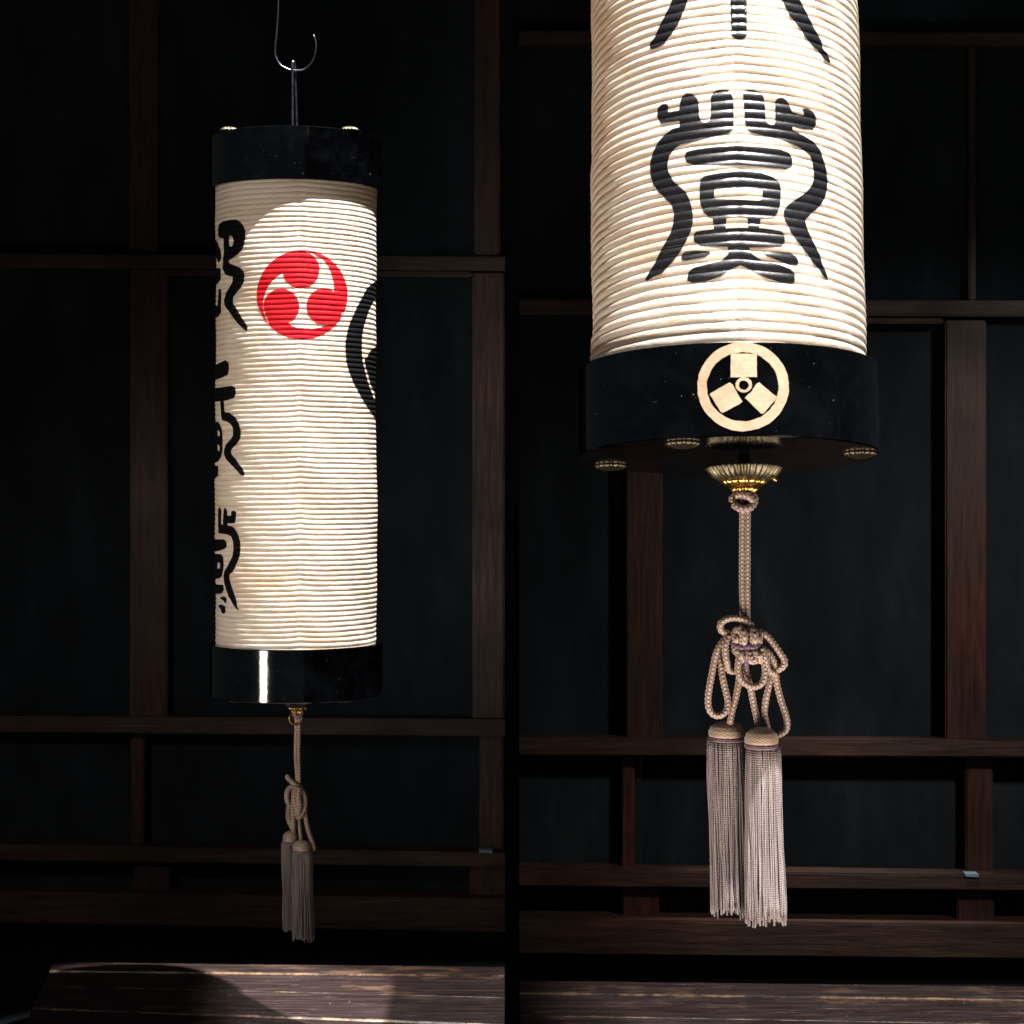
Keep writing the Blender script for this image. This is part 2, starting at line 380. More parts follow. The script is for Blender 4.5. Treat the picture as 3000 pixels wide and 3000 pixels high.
def decal(sh, polys, holes, org, sc, off, mat, name, parent, surf=None, gz=PITCH/10, gt=2*math.pi/336, z0=None, smooth_n=4, thick=0, rough=0., shift=(0, 0)):
    """painted shape that lies on the curved surface: outlines are cut exactly, the inside follows every rib"""
    rnd = random.Random(5)
    def conv(pl):
        c = chaikin(pl) if smooth_n > 1 else [Vector((x, y, 0)) for x, y in pl]
        w = [(org[0]+(p.x+rnd.uniform(-rough, rough))/sc+shift[0], org[1]+(p.y+rnd.uniform(-rough, rough))/sc+shift[1]) for p in c]
        return [(t*.15, z) for t, z in sh.unproject(w, surf)]
    A = [conv(p) for p in polys]; H = [conv(p) for p in holes]
    allp = [q for p in A for q in p]; x0, x1 = min(q[0] for q in allp), max(q[0] for q in allp); y0, y1 = min(q[1] for q in allp), max(q[1] for q in allp)
    z0 = sh.s0 if z0 is None else z0
    gx = np.arange(math.floor(x0/(gt*.15)), math.ceil(x1/(gt*.15))+1)*gt*.15
    gy = z0+np.arange(math.floor((y0-z0)/gz), math.ceil((y1-z0)/gz)+1)*gz
    X, Y = [a.ravel() for a in np.meshgrid(gx, gy)]
    def inside(X, Y):
        c = np.zeros(X.shape, bool)
        for p in A: c |= inpoly(X, Y, p)
        for p in H: c &= ~inpoly(X, Y, p)
        return c
    k = inside(X, Y); verts = [Vector((a, b)) for a, b in zip(X[k], Y[k])]; edges = []
    for p in A+H:
        n = len(verts); verts += [Vector(q) for q in p]; edges += [(n+i, n+(i+1) % len(p)) for i in range(len(p))]
    v, e, f, *_ = delaunay_2d_cdt(verts, edges, [], 0, 1e-6)
    v = np.array([(a.x, a.y) for a in v]); f = np.array([t for t in f if len(t) == 3]); c = v[f].mean(1); f = f[inside(c[:, 0], c[:, 1])]
    V = (surf or sh.surf)(v[:, 0]/.15, v[:, 1], off)
    used = np.unique(f); remap = -np.ones(len(V), int); remap[used] = np.arange(len(used)); f = remap[f]; V = V[used]; v2 = v[used]
    F = [tuple(t) for t in f]
    # make every face look outwards
    nrm = np.cross(V[f[:, 1]]-V[f[:, 0]], V[f[:, 2]]-V[f[:, 0]]); out = V[f].mean(1)*np.array([1, 1, 0]); flip = (nrm*out).sum(1) < 0
    F = [t[::-1] if fl else t for t, fl in zip(F, flip)]
    if thick:
        V2 = (surf or sh.surf)(v2[:, 0]/.15, v2[:, 1], off-thick); n = len(V); cnt = {}
        for t in F:
            for a, b in ((t[0], t[1]), (t[1], t[2]), (t[2], t[0])): cnt[(a, b)] = 1
        side = [(b, a, a+n, b+n) for (a, b) in cnt if (b, a) not in cnt]
        V = np.vstack([V, V2]); F = F+side
    return link(name, pyd(name, V, F), mat, parent, smooth=not thick)

# ------------------------------------------------------------------ setting
def quadbox(name, c, depth, mat, parent, bev=.004):
    """c: four image corners (clockwise from top left) at distance d0; extruded away from the viewer"""
    d0, pts = c; a = [P(x, y, d0) for x, y in pts]; b = [Vector((p.x, p.y+depth, p.z)) for p in a]
    V = a+b; F = [(3, 2, 1, 0), (4, 5, 6, 7), (0, 1, 5, 4), (1, 2, 6, 5), (2, 3, 7, 6), (3, 0, 4, 7)]
    me = pyd(name, V, F)
    import bmesh
    bm = bmesh.new(); bm.from_mesh(me); bmesh.ops.recalc_face_normals(bm, faces=bm.faces)
    if bev: bmesh.ops.bevel(bm, geom=list(bm.edges), offset=bev, segments=2, affect='EDGES')
    bm.to_mesh(me); bm.free()
    return link(name, me, mat, parent, smooth=False)
FZ = -1.231
me = pyd('floor', [(-4, 1, FZ), (4, 1, FZ), (4, 6, FZ), (-4, 6, FZ)], [(0, 1, 2, 3)])
o = link('floor', me, 'floor', None, False); o['kind'] = 'structure'; o['label'] = 'dark blue black floor below the walls'

def mk(label, D, xs, posts, rails, base_y, light_sliver):
    w = thing('timber_wall', label, 'wall', (0, 0, 0))
    ys = [-700]+[(r[2]+r[3])/2 for r in rails]+[base_y+30]
    for yi in range(len(ys)-1):
        for xi in range(len(xs)-1):
            j = .006*((xi*7+yi*5) % 3)
            quadbox('panel', (D+.03+j, [(xs[xi]+1, ys[yi]+1), (xs[xi+1]-1, ys[yi]+1), (xs[xi+1]-1, ys[yi+1]-1), (xs[xi]+1, ys[yi+1]-1)]), .02, 'panel', w, 0)
    for (a, b, c, d, dep) in posts: quadbox('post', (D-dep, [(a, c), (b, c), (b, d), (a, d)]), .028+dep, 'wv', w)
    for (yl0, yr0, yl1, yr1, a, b, dep) in rails: quadbox('rail', (D-dep, [(a, yl0), (b, yr0), (b, yr1), (a, yl1)]), .028+dep, 'wh', w)
    a, y = light_sliver; s = quadbox('light_sliver', (D-.055, [(a, y-8), (a+38, y-7), (a+38, y+2), (a, y)]), .03, 'light_sliver', w, 0)  # thin pale bar that imitates a sliver of light at the rail
    s['label'] = 'pale blue sliver of light, modelled as a thin bar on the rail'
    return w
mk('very dark panelled timber wall behind the long lantern with the red crest', 5.0, [-500, 435, 1430, 1494],
   [(378, 463, -500, 746, .004), (1390, 1466, -500, 746, .004),
    (380, 490, 786, 2104, .012), (1384, 1478, 800, 2110, .012), (383, 422, 2148, 2482, .004), (1405, 1476, 2155, 2496, .004),
    (388, 500, 2528, 2620, .020), (1376, 1490, 2538, 2632, .020)],
   [(738, 752, 781, 793, -500, 1494, .028), (2094, 2108, 2142, 2157, -500, 1494, .045), (2466, 2500, 2515, 2541, -500, 1494, .050), (2604, 2634, 2696, 2732, -500, 1494, .070)],
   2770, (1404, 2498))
quadbox('rail', (4.985, [(490, 788), (1384, 796), (1384, 812), (490, 808)]), .04, 'wh', bpy.data.objects['timber_wall'])
w2 = mk('brown railed timber wall behind the close lantern and its tassels', 4.68, [1506, 1880, 2850, 3500],
   [(1833, 1942, 948, 2168, .012), (2770, 2890, 938, 2168, .012), (2838, 2860, 132, 880, .004), (1820, 1859, 2214, 2548, .004), (2829, 2909, 2218, 2560, .004),
    (1822, 1931, 2600, 2700, .020), (2804, 2914, 2610, 2708, .020)],
   [(90, 94, 130, 136, 1506, 3500, .03), (876, 882, 922, 928, 1506, 3500, .028), (2162, 2174, 2214, 2222, 1506, 3500, .045),
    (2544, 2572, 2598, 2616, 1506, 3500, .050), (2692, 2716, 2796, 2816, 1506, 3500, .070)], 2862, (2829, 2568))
quadbox('rail', (4.665, [(1942, 930), (2765, 930), (2765, 948), (1942, 948)]), .04, 'wh', w2)

# partition between the two bays, seen end on
p = quadbox('partition_screen', (3.8, [(1479.5, -700), (1521, -700), (1521, 3600), (1479.5, 3600)]), 1.3, 'black', None, .001)
import bmesh
q_ = quadbox('reflection_blocker', (2.22, [(1480, -600), (1520.5, -600), (1520.5, 4500), (1480, 4500)]), 1.57, 'black', p, .001)  # added before the screen to block lantern reflections in the lacquered rings
p['label'] = 'thin matt black upright screen standing between the two lanterns'; p['category'] = 'partition'

# worn plank platforms
def platform(label, h, rows, cut):
    t = thing('plank_platform', label, 'platform')
    def G(x, y): d = h*FPX/(y-HY); return Vector(((x-CX)/FPX*d, d, -h))
    for i, (a, b) in enumerate(zip(rows, rows[1:])):
        (xl0, yl0, xr0, yr0), (xl1, yl1, xr1, yr1) = a, b
        q = [G(xl0, yl0+.6), G(xr0, yr0+.6), G(xr1, yr1-.6), G(xl1, yl1-.6)]
        dz = (.0015, -.001, .0012, 0, .001)[i % 5]; nseg = 40; V, F, UV = [], [], []
        rr = random.Random(i+3)
        for k in range(nseg+1):
            u = k/nseg; A = q[0].lerp(q[1], u); B_ = q[3].lerp(q[2], u); w1, w2_ = rr.uniform(-.0012, .0012), rr.uniform(-.0012, .0012)
            prof = [(0, -.03), (0, -.003), (.02, 0), (.98, 0), (1, -.003), (1, -.03)]
            for v, z in prof:
                p_ = A.lerp(B_, v); V.append((p_.x, p_.y+(w1 if v < .5 else w2_), p_.z+z+dz)); UV.append((u, v))
        for k in range(nseg):
            for j in range(5): F.append((k*6+j, (k+1)*6+j, (k+1)*6+j+1, k*6+j+1))
        F.append(tuple(range(6))); F.append(tuple(nseg*6+j for j in range(6))[::-1])
        me = pyd('plank', V, F); ul = me.uv_layers.new(name='UVMap')
        for lp in me.loops: ul.data[lp.index].uv = UV[lp.vertex_index]
        import bmesh
        bm = bmesh.new(); bm.from_mesh(me); bmesh.ops.recalc_face_normals(bm, faces=bm.faces); bm.to_mesh(me); bm.free()
        link('plank', me, 'worn', t, False)
    # front/back skirting boards that carry the planks
    a0, a1 = G(*rows[0][:2]), G(*rows[0][2:]); V = []
    for pt in (a0, a1): V += [(pt.x, pt.y-.03, -h-.031), (pt.x, pt.y-.05, -h-.031), (pt.x, pt.y-.05, FZ+.001), (pt.x, pt.y-.03, FZ+.001)]
    link('apron', pyd('apron', V, [(0, 1, 2, 3), (7, 6, 5, 4), (0, 4, 5, 1), (1, 5, 6, 2), (2, 6, 7, 3), (3, 7, 4, 0)]), 'wh', t, False)
    return t
platform('worn dark plank platform with bare tan edges, cut off before the left border', 1.126,
         [(157, 2820, 1478, 2834), (145, 2846, 1478, 2860), (127, 2888, 1478, 2923), (96, 2955, 1478, 3005), (50, 3060, 1478, 3110), (0, 3180, 1478, 3230)], 0)
platform('scratched grey brown plank platform below the brown railed wall', 1.126,
         [(1523, 2874, 3500, 2898), (1523, 2910, 3500, 2938), (1523, 2975, 3500, 3010), (1523, 3060, 3500, 3100), (1523, 3180, 3500, 3220)], 0)

# ------------------------------------------------------------------ lanterns
RH = .096
def rivets(parent, places, z, s, r=.0135, h=.0085):
    prof = [(r, 0), (r*1.02, .0012), (r*.86, h*.55), (r*.55, h*.86), (r*.25, h), (.0003, h*1.02)]
    v, f = lathe(prof, 96, 16, .07, True); v = [(x, y, zz*s) for x, y, zz in v]
    me0 = None
    for x, y in places:
        if me0 is None: me0 = pyd('rivet', v, f); me0.materials.append(M['brass']); me0.polygons.foreach_set('use_smooth', [True]*len(me0.polygons))
        o = bpy.data.objects.new('rivet', me0); COL.objects.link(o); o.parent = parent; o.location = (x, y, z)
def lantern(label, loc, tilt, total, k, seed, seam, bumps, riv_b, riv_t, ros, lac='lac'):
    t = thing('paper_lantern', label, 'lantern', loc, (-tilt, 0, 0), 'long paper lanterns hanging before the dark wall')
    bpy.context.view_layer.update()
    R0 = .162
    sh = Shade(t, RH-.012, total-RH+.012, k, seed, seam, bumps)
    # snap the length to whole ribs
    sh.s1 = sh.s0+round((sh.s1-sh.s0)/PITCH)*PITCH
    shade = sh.build()
    ring = [(.1485, RH), (.156, RH+.0004), (R0-.0008, RH), (R0, RH-.0012), (R0, RH-.0022), (R0, .0024), (R0, .0014), (R0-.0014, 0), (R0-.0026, 0), (R0*.5, 0), (.001, 0)]
    inner = [(.1485, RH), (.1478, RH-.03), (.1478, .012), (.001, .012)]
    V, F = merge([lathe(ring, 256, cap=False), lathe(inner, 256, cap=False)])
    b = link('bottom_ring', pyd('bottom_ring', V, F), lac, t)
    top = [(.1525, total-RH), (R0-.001, total-RH), (R0, total-RH+.001), (R0, total-RH+.002), (R0, total-.0024), (R0, total-.0014), (R0-.0014, total), (R0-.0026, total), (R0*.5, total), (.001, total)]
    inner = [(.1525, total-RH), (.1520, total-RH+.03), (.1520, total-.012), (.001, total-.012)]
    V, F = merge([lathe(top, 256, cap=False), lathe(inner, 256, cap=False)])
    tp = link('top_ring', pyd('top_ring', V, F), lac, t)
    for o in (b, tp):
        md = o.modifiers.new('edges', 'EDGE_SPLIT'); md.split_angle = R_(40)
    rivets(b, [(x*R0, y*R0) for x, y in riv_b], -.0002, -1, .0175, .0055)
    rivets(tp, [(x*R0, y*R0) for x, y in riv_t], total+.0002, 1, .0165, .0080)
    # brass rosette in three fluted layers under the bottom board
    ox, sc = ros
    L1 = lathe([(.041*sc, -.0125), (.0405*sc, -.0140), (.034*sc, -.0215), (.026*sc, -.0262), (.012*sc, -.0285)], 216, 36, .04, False)
    L1b = lathe([(.0405*sc, -.0127), (.030*sc, -.0190), (.012*sc, -.022), (.006, -.022), (.006, .0005)], 216, 0, 0, False)
    V, F = merge([L1, L1b]); V = [(x+ox, y, z) for x, y, z in V]
    r1 = link('rosette', pyd('rosette', V, F), 'brass', t)
    L2 = lathe([(.0245*sc, -.0262), (.025*sc, -.0280), (.019*sc, -.0315), (.010*sc, -.0325)], 160, 20, .05, False)
    L3 = lathe([(.0145*sc, -.0325), (.0155*sc, -.0340), (.0115*sc, -.0385), (.006*sc, -.041), (.001, -.042)], 128, 12, .11, False)
    V, F = merge([L2, L3]); V = [(x+ox, y, z) for x, y, z in V]
    link('flower_boss', pyd('flower_boss', V, F), 'gold', r1)
    a = catmull([Vector((ox-.0035, -.004, -.034)), Vector((ox-.0105, -.008, -.040)), Vector((ox-.0125, -.009, -.048)), Vector((ox-.009, -.008, -.055)), Vector((ox+.001, -.004, -.0575)), Vector((ox+.009, 0, -.053)), Vector((ox+.009, .002, -.042)), Vector((ox+.004, 0, -.034))], n=8)
    v, f, _ = tube(a, .0016, 10); link('staple', pyd('staple', v, f), 'gold', t)
    v, f, _ = tube([Vector((ox+.026*sc, -.014, -.022)), Vector((ox+.033*sc, -.019, -.028))], .0026, 4); link('split_pin', pyd('split_pin', v, f), 'gold', t)
    # hanger rods on top
    zt = total
    pts = catmull([Vector((-.007, -.003, zt)), Vector((-.0068, -.003, zt+.06)), Vector((-.0072, -.002, zt+.139)), Vector((-.0055, 0, zt+.1475)), Vector((-.0035, .004, zt+.139)), Vector((-.001, .008, zt+.06)), Vector((.0005, .009, zt))], n=10)
    v, f, _ = tube(pts, .0022, 10); link('hanger_rod', pyd('hanger_rod', v, f), 'steel', t)
    return t, sh, shade, b, tp
zb = (HY-2062)/FPX*(DL-.162); zt = (HY-367)/FPX*(DL-.162)
LT = lantern('long narrow paper lantern with a round red crest, hanging from a hook at left', (XL, DL, zb), 0, zt-zb, 0., 1.3, R_(9),
             [(.45, .03, -.0035, 1), (.60, .03, .0035, 1)], [(-.6, -.6), (.6, -.6), (.6, .6), (-.6, .6)], [(-.69, -.62), (.67, -.64), (.5, .65), (-.5, .65)], (0, .62))
tilt = .121
zdc = (HY-1278)/FPX*(DR-.162)-.162*math.sin(tilt)
RT = lantern('close large paper lantern with a gold crest on its base ring, at right', (XR, DR, zdc), tilt, zt-zb, .085, 4.1, R_(-2),
             [(.135, .004, -.0034, -1), (.20, .03, .0010, -1), (.325, .004, -.0026, -1), (.22, .08, -.0026, 1)], [(-.37, -.70), (.84, -.22), (-.77, .45), (.30, .72)], [(-.69, -.62), (.67, -.64), (.5, .65), (-.5, .65)], (.0165, 1))
TL, SL, shL, ringL, topL = LT
TR, SR, shR, ringR, topR = RT

# --- writing and crest on the left lantern
def arc(cx, cy, r, a0, a1, n=16, ry=None):
    ry = ry or r
    return [(cx+r*math.cos(R_(a0+(a1-a0)*i/n)), cy+ry*math.sin(R_(a0+(a1-a0)*i/n))) for i in range(n+1)]
cA = (982, 917)
def ring_pts(a0, a1, n=14): return arc(cA[0], cA[1], 401, a0, a1, n, 396)
# angles: image y down, so +90 is the bottom
comA = ring_pts(-84, -218, 26)+[(690, 1190), (664, 1135), (646, 1085), (636, 1040), (634, 1000), (640, 950), (658, 890), (690, 830), (740, 770), (803, 728)]+arc(970, 695, 166, 168, -62, 18)+[(1012, 542), (1022, 528)]
comB = [(642, 1040), (638, 980)]+arc(797, 1022, 160, -165, 52, 16)[0:]+[(855, 1160), (885, 1188), (950, 1213), (1050, 1222), (1150, 1205), (1250, 1163), (1320, 1108), (1362, 1050)]+ring_pts(24, 136, 24)+[(676, 1130), (655, 1090)]
comC = [(1262, 892)]+arc(1180, 1020, 162, -62, -340, 24)[1:]+[(1345, 1068), (1368, 1035)]+ring_pts(15, -86, 24)+[(1018, 532), (1065, 545), (1110, 572), (1165, 605), (1212, 662), (1240, 730), (1258, 800), (1264, 850)]
decal(SL, [comA, comB, comC], [], (560, 560), 3.019, .00045, 'red', 'red_crest', shL, smooth_n=1)
ZA = [[(105,150),(120,90),(180,45),(280,20),(380,15),(450,50),(500,110),(530,190),(535,280),(520,380),(490,480),(420,560),(330,630),(268,665),(290,710),(380,740),(450,780),(505,830),(520,900),(510,1000),(460,1090),(390,1170),(340,1250),(340,1340),(380,1400),(430,1480),(480,1570),(530,1640),(570,1700),(560,1770),(520,1760),(460,1700),(400,1640),(340,1560),(280,1470),(210,1380),(195,1290),(230,1170),(290,1070),(330,1000),(335,920),(290,905),(215,880),(175,790),(180,650),(195,540),(190,420),(190,315),(130,305),(105,270)],
      [(60,330),(100,380),(115,430),(150,520),(155,640),(120,695),(95,670),(60,580)], [(50,780),(145,780),(150,950),(100,1030),(50,1060)], [(110,1110),(150,1110),(155,1250),(150,1480),(100,1550),(50,1570),(50,1370),(100,1370)]]
ZAh = [[(285,265),(330,285),(352,360),(330,430),(300,455),(278,420),(275,330)]]
ZB = [[(30,345),(200,265),(240,300),(250,380),(235,470),(160,510),(30,560)], [(30,665),(280,630),(340,655),(345,740),(325,800),(200,840),(30,860)],
      [(122,830),(175,830),(185,1000),(260,1010),(340,1080),(390,1170),(415,1270),(410,1370),(370,1440),(300,1510),(275,1550),(285,1600),(340,1660),(390,1740),(440,1800),(468,1870),(460,1905),(410,1890),(350,1820),(270,1740),(200,1660),(175,1590),(180,1520),(210,1450),(270,1390),(305,1330),(305,1230),(270,1170),(220,1135),(150,1115),(135,1060),(130,950)],
      [(30,1130),(100,1140),(145,1230),(160,1380),(155,1560),(130,1650),(95,1700),(30,1730)], [(40,1750),(95,1770),(95,1900),(40,1950)]]
ZBh = [[(88,1250),(118,1280),(115,1345),(90,1340)], [(88,1450),(120,1490),(110,1560),(90,1540)]]
ZC = [[(105,170),(135,130),(160,200),(155,300),(155,400),(180,420),(180,300),(195,170),(220,140),(250,210),(248,275),(305,275),(310,205),(350,190),(390,220),(385,300),(370,385),(320,395),(255,390),(250,430),(320,440),(365,470),(405,540),(430,600),(455,690),(458,790),(445,900),(410,1000),(370,1090),(330,1160),(290,1190),(280,1250),(300,1330),(330,1420),(360,1510),(395,1620),(405,1700),(428,1755),(405,1755),(345,1680),(300,1600),(255,1510),(225,1420),(200,1330),(190,1220),(200,1150),(250,1070),(290,990),(330,910),(345,800),(340,690),(310,600),(240,565),(110,550),(105,400)],
      [(40,645),(200,645),(235,690),(240,760),(200,800),(100,830),(40,840)], [(40,870),(150,875),(185,930),(195,1040),(185,1130),(165,1230),(120,1260),(40,1270)],
      [(40,1350),(180,1360),(200,1430),(170,1490),(120,1505),(40,1500)], [(135,1555),(200,1540),(235,1570),(240,1620),(220,1655),(190,1610),(140,1580)], [(110,1690),(150,1665),(215,1700),(225,1780),(200,1820),(155,1800),(150,1750),(115,1710)]]
ZCh = [[(95,1010),(130,1015),(140,1060),(125,1105),(95,1105)]]
decal(SL, ZA, ZAh, (620, 640), 5.37, .00045, 'dry', 'ink_character', shL)
decal(SL, ZB, ZBh, (620, 1000), 4.83, .00045, 'dry', 'ink_character', shL)
decal(SL, ZC, ZCh, (620, 1460), 5.37, .00045, 'dry', 'ink_character', shL)
ZD = [[(590,120),(545,160),(500,200),(440,250),(385,360),(335,450),(290,550),(250,640),(220,740),(200,860),(200,960),(210,1080),(240,1190),(290,1320),(350,1430),(410,1540),(470,1630),(510,1690),(560,1740),(590,1780),(600,1600),(560,1560),(520,1500),(500,1430),(460,1330),(425,1200),(395,1080),(385,950),(388,800),(410,680),(440,580),(470,490),(515,400),(570,350)],
      [(600,880),(560,900),(520,925),(480,960),(450,1020),(415,1060),(425,1120),(450,1210),(480,1320),(510,1400),(560,1470),(610,1500)]]
for z_ in ZD: decal(SL, [z_], [], (960, 780), 3.865, .00045, 'dry', 'ink_character', shL)

# --- writing on the close lantern
Z6 = [[(425,175),(440,130),(480,100),(530,105),(570,140),(585,190),(590,300),(605,345),(640,358),(680,340),(692,290),(692,130),(720,85),(760,70),(840,72),(875,115),(888,170),(890,340),(885,415),(840,450),(700,480),(560,515),(430,545),(380,580),(330,640),(312,740),(330,800),(370,870),(430,920),(480,970),(515,1050),(535,1150),(535,1230),(515,1310),(470,1400),(420,1490),(340,1590),(260,1670),(190,1700),(140,1735),(118,1725),(160,1650),(205,1580),(240,1500),(290,1410),(340,1320),(365,1230),(372,1150),(355,1080),(300,1020),(230,950),(190,890),(165,800),(165,700),(190,610),(230,530),(290,460),(360,410),(420,395),(420,340),(340,350),(260,360),(225,310),(230,230),(265,195),(305,190),(325,215),(318,265),(415,250)],
      [(970,100),(1000,75),(1060,72),(1120,90),(1150,130),(1160,200),(1165,300),(1175,355),(1210,378),(1245,375),(1252,330),(1250,170),(1275,140),(1320,140),(1355,170),(1380,220),(1395,260),(1470,290),(1505,295),(1500,260),(1480,235),(1530,230),(1580,260),(1605,310),(1605,370),(1580,415),(1500,410),(1400,385),(1400,420),(1500,470),(1580,520),(1640,590),(1670,680),(1695,760),(1705,860),(1700,940),(1680,1010),(1640,1080),(1570,1140),(1510,1200),(1525,1270),(1560,1350),(1600,1430),(1640,1510),(1660,1590),(1690,1650),(1712,1730),(1680,1710),(1640,1640),(1590,1590),(1530,1500),(1460,1410),(1400,1330),(1360,1250),(1328,1190),(1325,1120),(1370,1065),(1450,1010),(1520,960),(1570,900),(1588,830),(1580,730),(1555,640),(1490,590),(1400,540),(1300,500),(1150,470),(1050,445),(1010,415),(990,360),(980,200)],
      [(462,650),(480,610),(560,590),(700,570),(940,555),(1150,570),(1300,590),(1370,620),(1400,670),(1395,740),(1340,760),(1150,740),(940,725),(700,720),(540,725),(480,700)],
      [(600,850),(640,820),(760,795),(950,778),(1120,790),(1230,830),(1290,880),(1300,950),(1295,1060),(1275,1130),(1240,1185),(1150,1190),(950,1175),(760,1185),(680,1185),(630,1140),(600,1060),(593,950)],
      [(705,1165),(720,1285),(770,1290),(820,1280),(830,1165)], [(1010,1165),(1018,1280),(1060,1285),(1110,1280),(1130,1165)],
      [(540,1340),(560,1305),(700,1285),(940,1270),(1150,1275),(1300,1300),(1332,1330),(1335,1395),(1310,1430),(1150,1440),(1030,1445),(850,1440),(700,1430),(600,1425),(548,1395)],
      [(840,1425),(845,1500),(780,1560),(650,1590),(540,1620),(495,1660),(485,1730),(530,1752),(650,1740),(780,1690),(850,1640),(950,1597),(1060,1650),(1180,1710),(1300,1750),(1400,1758),(1420,1740),(1420,1670),(1380,1630),(1280,1590),(1130,1555),(1050,1500),(1015,1430)],
      [(435,1510),(470,1480),(560,1470),(680,1475),(690,1490),(640,1525),(540,1545),(470,1560),(435,1550)],
      [(1140,1480),(1250,1480),(1380,1490),(1430,1520),(1452,1560),(1445,1600),(1380,1595),(1280,1560),(1180,1515)]]
Z6h = [[(740,925),(930,922),(1120,930),(1142,945),(1140,1020),(1115,1035),(930,1025),(740,1020),(718,1005),(722,940)]]
decal(SR, Z6, Z6h, (1850, 240), 2.972, .00045, 'ink', 'ink_character', shR)
ZT = [[(600,-60),(690,-60),(670,20),(640,90),(620,140),(580,200),(540,255),(490,285),(455,295),(450,260),(480,220),(510,150),(545,84),(575,20)], [(925,-60),(1022,-60),(1022,210),(1000,235),(960,235),(932,210)],
      [(1200,-60),(1300,-60),(1340,10),(1380,90),(1420,170),(1460,240),(1470,290),(1495,315),(1515,365),(1505,375),(1480,350),(1440,300),(1380,240),(1330,160),(1275,95),(1240,20)]]
for z_ in ZT: decal(SR, [z_], [], (1680, 0), 2.0125, .00045, 'ink', 'ink_character', shR)
# --- raised gold crest on the close lantern's ring
def ringsurf(th, z, off=0.):
    th = np.asarray(th, float); z = np.asarray(z, float); r = .1622+off
    return np.stack([r*np.sin(th), -r*np.cos(th), z+0*th], -1)
def circ(cx, cy, rx, ry, n=48, j=0):
    rn = random.Random(int(rx)); return [(cx+(rx+rn.uniform(-j, j))*math.cos(2*math.pi*i/n), cy+(ry+rn.uniform(-j, j))*math.sin(2*math.pi*i/n)) for i in range(n)]
def fill(pl, n=5):
    out = []
    for (a, b), (c, d) in zip(pl, pl[1:]+pl[:1]): out += [(a+(c-a)*i/n, b+(d-b)*i/n) for i in range(n)]
    return out
kw = dict(surf=ringsurf, gz=.006, gt=R_(2), z0=0, smooth_n=1, thick=.0014)
decal(SR, [circ(760, 515, 515, 503, 72, 4)], [circ(757, 515, 406, 392, 60, 5)], (1980, 1000), 3.865, .0011, 'goldp', 'crest_ring', ringR, **kw)
for nm, pl in (('crest_block', [(620,148),(640,142),(895,142),(914,155),(915,405),(620,408)]), ('crest_block', [(610,465),(640,490),(752,685),(725,705),(530,810),(505,795),(385,605),(400,585)]), ('crest_block', [(915,478),(940,468),(1140,632),(1128,655),(985,822),(960,815),(780,640),(850,575)])):
    decal(SR, [fill(pl)], [], (1980, 1000), 3.865, .0011, 'goldp', nm, ringR, rough=2.5, **kw)
decal(SR, [circ(768, 493, 92, 86, 30, 3)], [circ(768, 498, 58, 54, 20, 4)], (1980, 1000), 3.865, .0011, 'goldp', 'crest_hub', ringR, **kw)

# ------------------------------------------------------------------ hook for the left lantern
def wire(px, d, r, name, mat, parent, base):
    pts = resample(catmull([P(x, y, d)-base for x, y in px], n=10), .003)
    v, f, _ = tube(pts, r, 10); return link(name, pyd(name, v, f), mat, parent)
def hook(label, pts, d, r):
    b = P(*pts[0], d); h = thing('wire_hook', label, 'hook', b, group=None)
    wire(pts, d, r, 'hook_wire', 'steel', h, b); return h
hook('bent steel wire hook holding the rod of the red crested lantern', [(820,-300),(817,-120),(815,20),(810,100),(806,140),(808,165),(822,190),(845,203),(865,206),(890,203),(912,185),(922,160),(926,135),(922,110),(917,101)], DL, .00165)
# the close lantern's hook, above the frame
b = TR.matrix_world @ Vector((0, 0, zt-zb+.118)) if False else None
top = Vector((XR, DR, zdc))+Vector((0, math.sin(tilt), math.cos(tilt)))*(zt-zb+.12)
h = thing('wire_hook', 'bent steel wire hook above the close lantern with the gold crest', 'hook', top)
v, f, _ = tube(resample(catmull([Vector(q) for q in ((-.03, 0, .3), (-.032, 0, .06), (-.022, 0, .015), (0, 0, -.002), (.022, 0, .015), (.03, 0, .05))], n=10), .003), .00165, 10)
link('hook_wire', pyd('hook_wire', v, f), 'steel', h)

